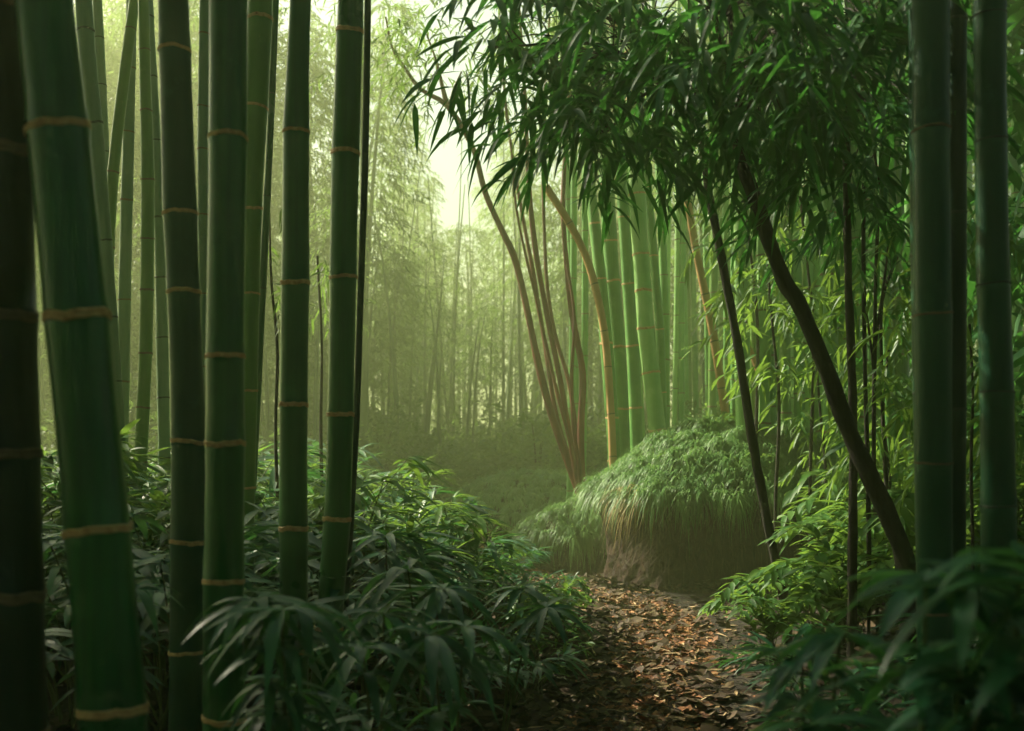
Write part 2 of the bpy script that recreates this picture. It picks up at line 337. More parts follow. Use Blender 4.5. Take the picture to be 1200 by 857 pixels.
bamboo([(52, 0, 65), (68, 152, 68), (90, 371, 71), (114, 621, 72), (134, 857, 76)], 2.3, [152, 371, 621], 'culm_deep', 'ring_tan', 'thickest deep green bamboo stalk, leaning, with three wide tan rings', GL)
bamboo([(98, 0, 19), (104, 80, 18), (112, 150, 17), (124, 290, 15), (135, 430, 13), (147, 600, 12)], 6.0, [36, 145, 282, 372, 447, 590], 'culm_grey', 'ring_dark', 'pale grey green slender stalk just right of the thickest stalk', GL, sides=16)
bamboo([(114, 0, 11), (119, 100, 11), (125, 240, 11)], 8.0, [45, 100, 178], 'culm_grey', 'ring_dark', 'thin pale stalk half hidden behind the pale grey green slender stalk', GL, sides=12)
bamboo([(158, -5, 12), (143, 110, 13), (132, 210, 13), (126, 330, 13), (124, 430, 13)], 7.0, [34, 202, 290], 'culm_yellow', 'ring_dull', 'thin olive stalk leaning left across its upright neighbours', GL, sides=12)
bamboo([(153, 60, 12), (151, 140, 13), (147, 300, 14), (143, 490, 15)], 7.5, [80, 155, 235, 352, 447], 'culm_grey', 'ring_dull', 'grey green slender upright stalk crossed by the leaning olive one', GL, sides=14)
bamboo([(172, 0, 14), (177, 90, 14), (187, 250, 14), (190, 400, 14)], 7.6, [20, 91, 165, 255], 'culm_grey', 'ring_dark', 'slender pale stalk bending right just left of the second thick pair', GL, sides=14)
bamboo([(170, 90, 13), (173, 210, 15), (171, 400, 15), (167, 490, 15)], 6.8, [130, 211, 280, 340, 414], 'culm_yellow', 'ring_dull', 'fresh green slender upright stalk with faint tan joints above the ferny plants', GL, sides=14)
bamboo([(203, 0, 35), (205, 60, 36), (211, 250, 38), (215, 342, 37), (221, 517, 39), (220, 635, 39), (218, 790, 38)], 3.6, [60, 250, 342, 517, 635], 'culm_blue', 'ring_tan', 'dark blue green stalk bending slightly right, with five thin brown rings', GL, ringsz=.065)
bamboo([(240, -5, 12), (238, 180, 13), (240, 400, 13), (241, 640, 13)], 6.2, [40, 125, 175, 252, 345, 430], 'culm_grey', 'ring_dull', 'slender grey stalk seen between the blue green stalk and the straight stalk', GL, sides=14)
bamboo([(268, 0, 43), (267, 162, 43), (264, 418, 43), (264, 520, 44), (262, 700, 46), (263, 857, 48)], 3.1, [162, 418, 520], 'culm_deep', 'ring_tan', 'straight deep green stalk with two tan rings close together halfway up', GL)
bamboo([(305, 0, 28), (303, 60, 28), (300, 126, 27), (297, 200, 24), (296, 245, 22), (294, 344, 20), (292, 458, 19), (290, 572, 18), (289, 690, 17)], 5.2, [22, 126, 245, 344, 458, 572], 'culm_yellow', 'ring_tan', 'yellow green stalk narrowing downwards beside the straight deep green stalk', GL, sides=20)
bamboo([(323, 0, 8), (317, 150, 8), (309, 310, 9)], 6.4, [110, 230], 'culm_deep', 'ring_dark', 'thin dark stalk slanting behind the yellow green stalk', GL, sides=12)
bamboo([(352, 0, 24), (349, 80, 26), (347, 155, 30), (346, 333, 32), (344, 475, 32), (344, 700, 33), (344, 820, 34)], 4.0, [155, 333, 475], 'culm_deep', 'ring_tan', 'deep green stalk standing alone, slimmer at the top, fifth of the thick stalks', GL, ringsz=.08)
bamboo([(411, 0, 30), (405, 180, 32), (402, 325, 31), (399, 486, 30), (395, 608, 31), (388, 700, 31), (380, 800, 32)], 4.3, [180, 325, 486, 608], 'culm_deep', 'ring_tan', 'rightmost thick green stalk on the left side, against the bright mist', GL)
bamboo([(431, 0, 8), (428, 180, 8), (423, 330, 8), (418, 480, 8), (411, 610, 8), (405, 700, 8)], 4.8, [181, 330, 490], 'culm_black', 'ring_dark', 'thin black stalk hugging the right side of the last thick green stalk', GL, sides=12)
GR = 'bamboo stalks framing the right edge'
bamboo([(1091, 0, 42), (1091, 150, 42), (1093, 370, 42), (1094, 543, 41), (1095, 700, 40)], 3.2, [153, 369, 543], 'culm_blue', 'ring_dull', 'thick grey green stalk with dull tan rings, left of the pair at right', GR, ringsz=.035)
bamboo([(1077, 0, 24), (1079, 330, 22), (1083, 600, 20)], 3.7, [120, 300], 'culm_blue', 'ring_dark', 'narrow sliver of stalk showing left of the ringed stalk at right', GR, sides=18)
bamboo([(1121, 0, 22), (1121, 300, 22), (1120, 700, 22)], 3.9, [24, 250, 480], 'culm_black', 'ring_dark', 'dark narrow stalk squeezed behind the ringed stalk at right', GR, sides=18)
bamboo([(1160, 0, 35), (1161, 165, 35), (1164, 334, 36), (1168, 460, 37), (1171, 700, 40), (1172, 800, 40)], 3.3, [165, 334, 460], 'culm_blue', 'ring_dark', 'rightmost smooth grey green stalk with thin dark joints', GR, ringsz=.03)
GM = 'sunlit bamboo clump behind the mound'
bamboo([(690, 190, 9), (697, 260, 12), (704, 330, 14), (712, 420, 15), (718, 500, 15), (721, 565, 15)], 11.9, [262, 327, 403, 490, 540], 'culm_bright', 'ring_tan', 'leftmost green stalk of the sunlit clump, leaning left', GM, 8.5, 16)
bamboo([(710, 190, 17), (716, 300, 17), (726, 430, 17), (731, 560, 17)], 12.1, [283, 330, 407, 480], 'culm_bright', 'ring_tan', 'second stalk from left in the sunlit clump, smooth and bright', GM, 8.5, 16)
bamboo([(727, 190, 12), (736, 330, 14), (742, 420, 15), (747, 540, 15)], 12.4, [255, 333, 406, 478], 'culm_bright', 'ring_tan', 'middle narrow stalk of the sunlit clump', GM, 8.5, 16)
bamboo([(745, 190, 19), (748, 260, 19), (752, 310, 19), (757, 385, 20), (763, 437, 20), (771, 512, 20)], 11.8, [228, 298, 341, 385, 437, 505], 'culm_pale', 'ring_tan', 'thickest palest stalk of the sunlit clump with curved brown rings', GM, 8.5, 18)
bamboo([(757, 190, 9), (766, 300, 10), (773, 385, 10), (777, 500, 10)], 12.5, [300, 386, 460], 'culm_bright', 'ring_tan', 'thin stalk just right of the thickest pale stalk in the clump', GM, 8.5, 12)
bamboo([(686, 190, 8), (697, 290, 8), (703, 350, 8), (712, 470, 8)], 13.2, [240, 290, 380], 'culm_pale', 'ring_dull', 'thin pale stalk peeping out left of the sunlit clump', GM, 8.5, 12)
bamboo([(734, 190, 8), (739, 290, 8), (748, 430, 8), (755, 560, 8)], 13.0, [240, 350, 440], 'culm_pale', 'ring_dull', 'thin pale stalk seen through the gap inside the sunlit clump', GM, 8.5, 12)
GD = 'dead tan bamboo stalks leaning in the grove'
bamboo([(640, 219, 9), (669, 265, 9), (690, 310, 9), (708, 388, 9), (716, 485, 9), (719, 560, 9)], 11.5, [262, 333, 388, 430, 485], 'culm_dead', 'ring_dull', 'dead tan stalk bending left just left of the sunlit clump', GD, 4.1, 12)
bamboo([(806, 236, 9), (815, 290, 9), (833, 377, 10), (845, 450, 10), (852, 500, 10)], 12., [290, 345, 400, 455], 'culm_dead', 'ring_dull', 'dead tan stalk leaning above the crest of the grassy mound', GD, 4.3, 12)
bamboo([(862, 330, 5), (875, 395, 6), (890, 440, 6), (905, 490, 6)], 12.2, [380, 430], 'culm_dead', 'ring_dull', 'short thin dead stalk right of the mound behind the leaning dark trunk', GD, 3.4, 10)
# grove at right, further back: individual stalks, each with its own lean
GG = 'green bamboo stalks of the misty grove at right'
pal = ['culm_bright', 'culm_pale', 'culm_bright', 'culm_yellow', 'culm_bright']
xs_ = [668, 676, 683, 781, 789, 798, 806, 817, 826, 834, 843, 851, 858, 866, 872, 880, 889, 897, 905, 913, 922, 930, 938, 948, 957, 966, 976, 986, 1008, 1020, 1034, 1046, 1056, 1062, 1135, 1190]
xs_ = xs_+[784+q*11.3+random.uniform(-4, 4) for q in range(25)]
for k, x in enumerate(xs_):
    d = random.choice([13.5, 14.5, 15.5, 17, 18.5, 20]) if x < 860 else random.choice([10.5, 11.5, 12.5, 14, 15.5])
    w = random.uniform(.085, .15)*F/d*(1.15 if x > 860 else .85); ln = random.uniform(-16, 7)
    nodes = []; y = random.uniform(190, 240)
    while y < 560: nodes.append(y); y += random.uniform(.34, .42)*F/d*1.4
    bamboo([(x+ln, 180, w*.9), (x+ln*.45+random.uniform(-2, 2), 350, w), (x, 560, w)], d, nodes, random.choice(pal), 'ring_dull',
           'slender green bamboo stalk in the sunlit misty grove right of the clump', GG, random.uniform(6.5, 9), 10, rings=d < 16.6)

# ------------------------------------------------------------------ sprays of bamboo leaves
def spray(base, dirn, n, L, W, az, up, droop, nst=6, cols=3, fold=.18):
    """n leaves fanned from one point"""
    a0 = math.atan2(dirn[1], dirn[0]); a = a0+rng.uniform(-az, az, n); e = rng.normal(up, .25, n)
    D = np.stack([np.cos(a)*np.cos(e), np.sin(a)*np.cos(e), np.sin(e)], -1)
    return np.repeat(np.asarray(base)[None], n, 0)+rng.normal(0, .012, (n, 3)), D, rng.uniform(.7, 1.1, n)*L, rng.uniform(.75, 1.15, n)*W, rng.uniform(.5, 1.4, n)*droop
def twig_leaves(pos, dirs, ln, per, L, W, droop, nst=5, cols=3, hang=.35):
    """many twigs at once: twig bases, directions; leaves alternate along them and fan at the tip"""
    m = len(pos); dirs = norm(dirs)
    t = np.tile(np.linspace(.25, 1, per), m); idx = np.repeat(np.arange(m), per)
    l = np.broadcast_to(ln, m)[idx][:, None]
    bp = pos[idx]+dirs[idx]*l*t[:, None]-np.array([0, 0, 1.])*l*hang*(t[:, None]**2)
    side = norm(np.cross(dirs[idx], [0, 0, 1.])+1e-6); sg = np.where(np.arange(len(idx)) % 2, 1, -1)[:, None]
    D = dirs[idx]*rng.uniform(.35, 1., (len(idx), 1))+side*sg*rng.uniform(.15, 1., (len(idx), 1))+rng.normal(0, .22, (len(idx), 3))
    D[:, 2] -= rng.uniform(-.1, .5, len(idx))
    return blades(bp, D, rng.uniform(.65, 1.15, len(idx))*L, rng.uniform(.75, 1.2, len(idx))*W, rng.uniform(.4, 1.5, len(idx))*droop, nst, .16, rng.normal(0, .5, len(idx)), cols), bp

# ------------------------------------------------------------------ understorey plants (variants, then copies)
def dwarf_bamboo(name, nst, rad, h, L, W, leafmat, fan=8, stations=6, droop=.27):
    root = empty(name, (0, 0, 0)); B, D, Ls, Ws, Dr = [], [], [], [], []; st = []
    for s in range(nst):
        a = 2*math.pi*(s+random.random())/nst; r = rad*random.uniform(.25, 1.); hh = h*random.uniform(.5, 1.05)*(1-.35*(r/rad)**2)
        b0 = np.array([random.gauss(0, .04), random.gauss(0, .04), -.05]); tip = np.array([math.cos(a)*r, math.sin(a)*r, hh])
        mid = b0*.5+tip*.5+np.array([-math.cos(a), -math.sin(a), 1.1])*.12*hh
        c = catmull([b0, mid, tip], 9); st.append(tube(c, np.linspace(.0055, .0022, 9), 5))
        for (q, n) in ((8, fan), (7, 3), (6, 2), (5, 2)):
            x = spray(c[q], (math.cos(a), math.sin(a)), n, L*(1 if q == 8 else .85), W, 1.6 if q == 8 else 1.4, .10, droop)
            for arr, v in zip((B, D, Ls, Ws, Dr), x): arr.append(v)
    V, Q, va = blades(np.vstack(B), np.vstack(D), np.concatenate(Ls), np.concatenate(Ws), np.concatenate(Dr), stations, .13, rng.normal(0, .2, sum(map(len, B))))
    f = mesh_obj('foliage', V, Q, M[leafmat], root, vary=va); V, Q, va = join(st); g = mesh_obj('stem', V, Q, M['stem'], root)
    KIDS[root] = [f, g]; return root
def feather_plant(name, nst, rad, h, L, W, leafmat):
    """arching stalks with paired leaves along them"""
    root = empty(name, (0, 0, 0)); st = []; LB = []
    for s in range(nst):
        a = 2*math.pi*(s+random.random())/nst; r = rad*random.uniform(.4, 1.); hh = h*random.uniform(.5, 1.05)*(1-.3*(r/rad))
        b0 = np.array([random.gauss(0, .04), random.gauss(0, .04), -.05]); u = np.array([math.cos(a), math.sin(a), 0])
        c = catmull([b0, b0+u*r*.3+[0, 0, hh*.75], u*r*.75+[0, 0, hh], u*r*1.15+[0, 0, hh*.86]], 22); st.append(tube(c, np.linspace(.005, .0016, 22), 5))
        T = norm(np.gradient(c, axis=0)); S = norm(np.cross(T, [0, 0, 1.]))
        k = np.arange(7, 22); n = len(k)
        for sg in (-1, 1):
            D = S[k]*sg*.9+T[k]*.75+np.array([0, 0, .12])+rng.normal(0, .10, (n, 3))
            LB.append(blades(c[k], D, L*np.interp(k, [7, 13, 21], [.75, 1, .7])*rng.uniform(.85, 1.12, n), W*rng.uniform(.85, 1.15, n), rng.uniform(.12, .42, n), 6, .14, rng.normal(0, .18, n)))
    V, Q, va = join(LB); f = mesh_obj('foliage', V, Q, M[leafmat], root, vary=va)
    V, Q, _ = join(st); g = mesh_obj('stem', V, Q, M['stem'], root); KIDS[root] = [f, g]; return root
def put(root, x, y, sc, rz, label, cat, group, first, dz=0.):
    o = root if root.name not in first else copy_tree(root)
    first.add(root.name)
    o.location = (x, y, float(hgt(x, y))+dz); o.rotation_euler = (random.gauss(0, .05), random.gauss(0, .05), rz); o.scale = (sc, sc, sc*random.uniform(.9, 1.1))
    return tag(o, label, cat, group)
used = set()
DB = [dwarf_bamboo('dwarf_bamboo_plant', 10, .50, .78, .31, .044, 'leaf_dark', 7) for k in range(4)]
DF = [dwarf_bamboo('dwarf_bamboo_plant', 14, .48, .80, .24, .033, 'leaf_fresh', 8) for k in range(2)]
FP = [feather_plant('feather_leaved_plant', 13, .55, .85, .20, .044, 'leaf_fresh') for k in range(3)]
# the mass left of the path
G1 = 'dwarf bamboo plants massed left of the path'
def left_limit(y): return path_x(y)-path_w(y)
spots = []
for y in np.arange(2.75, 9.2, .50):
    lim = float(left_limit(y)); x = lim-.42
    while x > lim-(3.4+.45*y*.6):
        spots.append((x+random.uniform(-.13, .13), y+random.uniform(-.17, .17), lim)); x -= random.uniform(.40, .60)
for (x, y, lim) in spots:
    edge = lim-x; px = x/y*F+600
    if px < -150: continue
    if px < 250 and y < 4.0: continue
    if px < 400 and y < 3.2: continue
    rear = y > 6.0
    sc = .62 if edge < .55 else (.86 if edge < 1.0 else 1.0)
    if y < 4: sc *= .80
    if y > 6.5 and px > 560: sc *= .80
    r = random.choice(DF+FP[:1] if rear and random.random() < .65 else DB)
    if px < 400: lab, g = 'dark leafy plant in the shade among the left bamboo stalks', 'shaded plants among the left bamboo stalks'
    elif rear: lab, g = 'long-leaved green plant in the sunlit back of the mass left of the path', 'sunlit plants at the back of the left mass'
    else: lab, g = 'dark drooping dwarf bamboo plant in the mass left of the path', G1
    put(r, x, y, sc*random.uniform(.88, 1.12), random.uniform(0, 6.28), lab, 'plant', g, used)
# further left and behind the stalks
for k in range(46):
    y = random.uniform(5.5, 12); px = random.uniform(-60, 430); x = (px-600)/F*y
    r = random.choice(DF+DB+FP[:1]); put(r, x, y, random.uniform(.9, 1.35), random.uniform(0, 6.28), 'leafy undergrowth plant behind the left bamboo stalks', 'plant', 'undergrowth behind the left bamboo stalks', used)
# right of the path: sunlit feathery plants
for k in range(50):
    y = random.uniform(6.3, 9.8); lim = float(path_x(y)+path_w(y)); x = lim+random.uniform(.25, 3.2)
    if 9.0 < y and x < 2.9: continue
    if y > 8.6 and x < 2.3: continue
    sc = .80+.26*min(2.2, x-lim)
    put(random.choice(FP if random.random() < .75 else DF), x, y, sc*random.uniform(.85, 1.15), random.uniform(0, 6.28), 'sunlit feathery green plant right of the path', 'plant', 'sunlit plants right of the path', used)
for k in range(26):
    y = random.uniform(3.3, 6.2); lim = float(path_x(y)+path_w(y)); x = lim+random.uniform(.35, 2.6)
    sc = .5+.2*min(1.8, x-lim)
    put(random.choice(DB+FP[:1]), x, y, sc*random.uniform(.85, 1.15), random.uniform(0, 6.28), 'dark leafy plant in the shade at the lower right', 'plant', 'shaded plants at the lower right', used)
# named foreground plants
def rosette_plant(name, label, centres, L, W, leafmat='leaf_dark', group=None, n=14, az=3.14, up=.05, droop=.55, foot=None):
    """a few stems, each ending in a drooping rosette; centres: world points"""
    centres = [np.array(c) for c in centres]; m = np.mean(centres, axis=0); fx, fy = (m[0], m[1]+.12) if foot is None else foot
    base = np.array([fx, fy, float(hgt(fx, fy))]); root = empty(name, base); tag(root, label, 'plant', group); LB = []; st = []
    for c in centres:
        q = catmull([base-[0, 0, .05], base*.45+c*.55+np.array([0, 0, .12]), c], 12); st.append(tube(q, np.linspace(.007, .003, 12), 6))
        for (cc, nn, l) in ((c, n, 1.), (q[10], 5, .9), (q[8], 4, .8)):
            a = np.linspace(0, 2*np.pi, nn, endpoint=False)+rng.normal(0, .2, nn); e = rng.normal(up, .2, nn)
            D = np.stack([np.cos(a)*np.cos(e), np.sin(a)*np.cos(e), np.sin(e)], -1)
            LB.append(blades(np.repeat(cc[None], nn, 0), D, L*l*rng.uniform(.8, 1.12, nn), W*rng.uniform(.85, 1.15, nn), rng.uniform(.6, 1.3, nn)*droop, 9, .16, rng.normal(0, .15, nn)))
    V, Q, va = join(LB); mesh_obj('foliage', V, Q, M[leafmat], root, vary=va, off=base)
    V, Q, _ = join(st); mesh_obj('stem', V, Q, M['stem'], root, off=base)
rosette_plant('fan_leaved_plant', 'drooping fan-leaved plant in front of the straight deep green stalk', [P(300, 706, 2.55), P(352, 708, 2.6), P(330, 716, 2.4)], .215, .030)
rosette_plant('fan_leaved_plant', 'low fan-leaved plant under the drooping fans at the bottom left', [P(318, 800, 2.5), P(350, 812, 2.6)], .17, .026, n=9)
rosette_plant('fan_leaved_plant', 'fan-leaved plant hanging long leaves over the dark hollow, bottom centre', [P(545, 735, 3.2), P(505, 745, 3.1)], .26, .040, n=12)
rosette_plant('fan_leaved_plant', 'fan-leaved plant right of the drooping fans, low in the left mass', [P(425, 760, 3.0), P(450, 720, 3.2)], .24, .036, n=11)
rosette_plant('fan_leaved_plant', 'small plant with hanging leaves between the two leftmost thick stalks', [P(158, 690, 3.0), P(60, 640, 3.6)], .17, .028, n=8)
rosette_plant('fan_leaved_plant', 'broad fan-leaved plant raised above the middle of the left mass', [P(478, 668, 3.9), P(520, 690, 3.7)], .28, .042, n=12, droop=.42)
rosette_plant('fan_leaved_plant', 'fan-leaved plant leaning toward the path at the edge of the left mass', [P(640, 712, 4.6), P(612, 690, 4.8)], .27, .040, n=11, droop=.40, foot=(-.05, 4.8))
rosette_plant('fan_leaved_plant', 'fan-leaved plant reaching up beside the rightmost thick left stalk', [P(452, 628, 4.9)], .28, .040, n=12, droop=.35)
rosette_plant('fan_leaved_plant', 'fresh green fan at the sunlit crest of the left mass', [P(520, 592, 6.7), P(560, 606, 6.9)], .30, .040, leafmat='leaf_fresh', n=11, droop=.3)
GB = 'blurred dark plants close by in the lower right corner'
for (pts, lab) in ((([(1085, 676, 1.75), (1135, 690, 1.6)]), 'blurred broad-leaved plant in front of the ringed stalk at right'),
                   (([(1195, 655, 1.6), (1225, 690, 1.5)]), 'blurred broad-leaved plant cut by the right edge'),
                   (([(985, 745, 2.1), (940, 770, 2.2)]), 'blurred broad-leaved plant nearest the path at lower right'),
                   (([(1080, 790, 1.7), (1150, 800, 1.6)]), 'blurred broad-leaved plant at the bottom edge below the ringed stalk'),
                   (([(960, 850, 1.9), (1040, 860, 1.8)]), 'blurred broad-leaved plant at the bottom edge beside the path'),
                   (([(1190, 780, 1.8), (1200, 850, 1.6)]), 'blurred broad-leaved plant filling the lower right corner')):
    rosette_plant('broad_leaved_plant', lab, [P(*q) for q in pts], .20, .036, n=10, group=GB, droop=.38)

# ------------------------------------------------------------------ mounds with fine grass
def mound(name, label, cx, cy, rx, ry, ztop, zface, seed, nblade, grasslabel, lean=(0, -1)):
    """a block of earth with a steep cut front, domed grassy top"""
    g0 = float(hgt(cx, cy-ry))-.12; g = np.random.default_rng(seed); na, nr = 120, 26
    ang = np.linspace(0, 2*np.pi, na, endpoint=False); ph = g.uniform(0, 6, 8)
    def R(a): return 1+.05*np.sin(a*2+ph[0])+.05*np.sin(a*3+ph[1])+.03*np.sin(a*7+ph[2])+.015*np.sin(a*15+ph[3])
    def top(u, v):
        r2 = np.clip(u*u+v*v, 0, 1); dome = (1-r2**1.15)
        return zface+(ztop-zface)*dome*(1+.18*v+.30*u) + .05*np.sin(np.sqrt(r2)*15+1.6*np.sin(np.arctan2(v, u)*5+ph[6])+np.sin(u*9+ph[7]))*(1-r2)+.03*np.sin(u*13+v*5+ph[3])*np.cos(v*12-u*4)*(1-r2) + .05*np.sin(u*5+ph[4])*np.cos(v*4+ph[5])*(1-r2)
    V = []
    na = 240; ang = np.linspace(0, 2*np.pi, na, endpoint=False); fz = np.linspace(0, 1, 30)
    for q in fz:
        s = np.interp(q, [0, .08, .45, .7, .92, 1], [.885, .88, .875, .90, .96, 1.]); z = g0+(zface-g0)*q
        lump = .010*np.sin(ang*9+ph[0])*np.cos(q*9+ang*3)+.008*np.sin(ang*23+ph[1])*np.cos(q*17-ang*5)+.007*np.sin(ang*41+ph[2]+2*np.sin(q*23))*np.cos(q*29+ang*11)+g.normal(0, .0035, na)
        rr = R(ang)*s*(1+lump*(1-q)*2); V.append(np.stack([cx+rx*rr*np.cos(ang), cy+ry*rr*np.sin(ang), np.full(na, z)+g.normal(0, .01, na)], -1))
    for s in np.linspace(.94, .02, nr):
        u = np.cos(ang)*s; v = np.sin(ang)*s; V.append(np.stack([cx+rx*R(ang)*u, cy+ry*R(ang)*v, top(u, v)], -1))
    n = len(V); V = np.vstack(V); i = np.arange(n-1)[:, None]*na; j = np.arange(na)[None]; j2 = (j+1) % na
    Q = np.stack([i+j, i+j2, i+na+j2, i+na+j], -1).reshape(-1, 4)
    base = np.array([cx, cy, g0+.12]); o = mesh_obj(name, V, Q, M['earth'], off=base); tag(o, label, kind='structure')
    # grass: tufts whose blades arch over and lie down the slope, in shaggy tiers
    nt_ = nblade//34; a = g.uniform(0, 2*np.pi, nt_); s = np.sqrt(g.uniform(0, 1.02, nt_)); s = np.clip(s, 0, 1.0); u = np.cos(a)*s; v = np.sin(a)*s
    tp = np.stack([cx+rx*R(a)*u, cy+ry*R(a)*v, top(u, v)], -1)
    eps = .02; gx = (top(u+eps, v)-top(u-eps, v))/(2*eps*rx); gy = (top(u, v+eps)-top(u, v-eps))/(2*eps*ry)
    dh = norm(np.stack([-gx, -gy], -1)+1e-5); dh[s < .25] = norm(dh[s < .25]+g.normal(0, .4, (int((s < .25).sum()), 2)))
    ta = g.normal(0, .55, nt_); dh = np.stack([dh[:, 0]*np.cos(ta)-dh[:, 1]*np.sin(ta), dh[:, 0]*np.sin(ta)+dh[:, 1]*np.cos(ta)], -1); idx = np.repeat(np.arange(nt_), 34); m = len(idx); ja = g.normal(0, .42, m); c, sn = np.cos(ja), np.sin(ja)
    dx = dh[idx, 0]*c-dh[idx, 1]*sn; dy = dh[idx, 0]*sn+dh[idx, 1]*c; e = g.normal(.55, .32, m)+g.normal(0, .25, nt_)[idx]
    D = np.stack([dx*np.cos(e), dy*np.cos(e), np.sin(e)], -1); tl = g.uniform(.5, 1.5, nt_)
    L = g.uniform(.12, .27, m)*tl[idx]; st = g.uniform(0, 1, nt_)[idx]
    V, Q, va = blades(tp[idx]+g.normal(0, .016, (m, 3))*[1, 1, .3]+np.stack([0*tl, 0*tl, g.uniform(-.02, .07, nt_)], -1)[idx], D, L, g.uniform(.007, .013, m), g.uniform(.5, 1.25, m), 6, 0, 0., 2, prof=np.array([.8, 1, .95, .8, .5, .08]))
    va = np.repeat(np.clip(st*.8+g.uniform(-.1, .3, m), 0, 1), 12)
    tag(mesh_obj('mound_grass', V, Q, M['grass'], off=base, vary=va), grasslabel, 'grass', kind='stuff')
    return base, (rx, ry, R, zface, g0)
b1, geo1 = mound('earth_mound', 'tall brown earth mound with a steep cut face beside the path', 2.10, 11.0, 1.30, 1.35, 1.54, .90, 3, 90000, 'thick fine green grass draped over the tall mound')
b2, geo2 = mound('earth_mound', 'low earth bank behind the path, left of the tall mound', .25, 15.4, 1.35, 1.2, .92, .42, 5, 40000, 'fine green grass over the low bank at the path bend')
b3, geo3 = mound('earth_mound', 'small earth rise at the foot of the red stems', .78, 12.4, .72, .55, .66, .34, 6, 20000, 'fine grass at the foot of the red stems')
# roots and dry grass hanging down the cut face
rx, ry, R, zf, g0 = geo1; n = 1500; a = np.pi*1.5+rng.normal(0, .75, n)
B = np.stack([b1[0]+rx*R(a)*np.cos(a)*1.01, b1[1]+ry*R(a)*np.sin(a)*1.01, np.full(n, zf-.01)+-.62*rng.random(n)**1.6+.04], -1); B[:, :2] = b1[:2]+(B[:, :2]-b1[:2])*np.interp(B[:, 2], [zf-.7, zf-.35, zf], [.91, .90, 1.0])[:, None]
D = np.stack([np.cos(a)*.35+rng.normal(0, .15, n), np.sin(a)*.35, -1+rng.uniform(0, .9, n)], -1)
V, Q, va = blades(B, D, rng.uniform(.06, .3, n)*rng.random(n)**.5, rng.uniform(.003, .006, n), rng.uniform(.1, .6, n), 6, 0, 0., 2, prof=np.array([.8, 1, .9, .7, .5, .1]))
tag(mesh_obj('hanging_roots', V, Q, M['litter_dark'], vary=va), 'dark hanging rootlets down the cut face of the tall mound', 'roots', kind='stuff')
n = 150; a = np.pi*1.5-.85+rng.normal(0, .12, n)
B = np.stack([b1[0]+rx*R(a)*np.cos(a)*.99, b1[1]+ry*R(a)*np.sin(a)*.99, np.full(n, zf+.03)+rng.uniform(-.08, .08, n)], -1)
D = np.stack([np.cos(a)*.5+rng.normal(0, .2, n), np.sin(a)*.5, rng.uniform(-.6, .5, n)], -1)
V, Q, va = blades(B, D, rng.uniform(.10, .34, n), rng.uniform(.004, .009, n), rng.uniform(.6, 1.3, n), 7, 0, 0., 2, prof=np.array([.8, 1, .95, .9, .7, .5, .1]))
tag(mesh_obj('dry_grass', V, Q, M['straw'], vary=va), 'yellowed dry grass hanging off the left corner of the tall mound', 'grass', kind='stuff')

for k in range(22):
    a = random.uniform(0, 6.28); r = math.sqrt(random.random())*.85; bx, by = b1[0]+1.3*r*math.cos(a), b1[1]+1.35*r*math.sin(a)
    u, v = (bx-b1[0])/1.3, (by-b1[1])/1.35; r2 = min(1, u*u+v*v); z = .9+.64*(1-r2**1.15)*(1+.18*v+.3*u)
    o = copy_tree(random.choice(FP+DF)); o.location = (bx, by, z-.05); sc = random.uniform(.20, .34); o.scale = (sc,)*3; o.rotation_euler = (-.3*v, .3*u, random.uniform(0, 6.28))
    tag(o, 'small broad-leaved weed growing out of the grass on the tall mound', 'plant', 'weeds on the tall mound')

# ------------------------------------------------------------------ red stemmed tree
def limb(pts, d, sides=10, n=40, wob=.03, seed=0, ext=None):
    A = np.array([[*P(q[0], q[1], d+(q[3] if len(q) > 3 else 0)), q[2]/F*d/2] for q in pts])
    if ext is not None: A = np.vstack([ext, A])
    D = catmull(A, n); return tube(D[:, :3], np.maximum(D[:, 3], .002), sides, wob, seed)
d = 12.3; base = P(686, 602, d); base[2] = float(hgt(base[0], d))
root = empty('red_stemmed_tree', base); tag(root, 'red-brown tree fanning many bare stems from one foot behind the path', 'tree')
ext = np.array([[base[0]+.02, d, base[2]-.1, .10]])
limbs = [[(685, 597, 16), (665, 540, 14), (646, 485, 13), (631, 427, 12), (615, 350, 11), (602, 300, 11), (588, 270, 10), (569, 227, 10), (554, 173, 9), (523, 123, 9), (492, 104, 7), (473, 77, 5), (460, 58, 4), (452, 20, 3)],
         [(688, 600, 12), (681, 570, 9, .1), (655, 500, 8, .2), (638, 400, 7, .3), (625, 320, 7, .3), (610, 240, 6, .3), (594, 135, 5, .3), (588, 60, 4, .3), (584, 0, 3, .3)],
         [(684, 600, 12), (677, 565, 10, -.1), (658, 454, 9, -.2), (639, 358, 9, -.2), (627, 290, 9, -.2), (620, 220, 8, -.2), (617, 154, 7, -.2), (612, 60, 5, -.2), (606, -20, 4, -.2)],
         [(686, 600, 10), (682, 560, 8, .2), (667, 450, 7, .4), (650, 390, 7, .5), (641, 330, 6, .5), (637, 231, 6, .5), (638, 115, 5, .5), (644, 20, 4, .5)],
         [(685, 600, 15), (681, 540, 12), (681, 490, 12), (683, 438, 11), (672, 377, 11), (664, 310, 9), (660, 246, 8), (662, 185, 7), (668, 100, 5), (678, 10, 4)],
         [(684, 598, 10), (679, 550, 7, -.25), (672, 500, 6, -.3), (670, 440, 6, -.3), (673, 370, 5, -.3), (664, 310, 4, -.2)],
         [(682, 590, 9), (668, 520, 6, -.3), (648, 440, 6, -.3), (628, 350, 5, -.3), (606, 250, 4, -.3), (600, 180, 4, -.3)]]
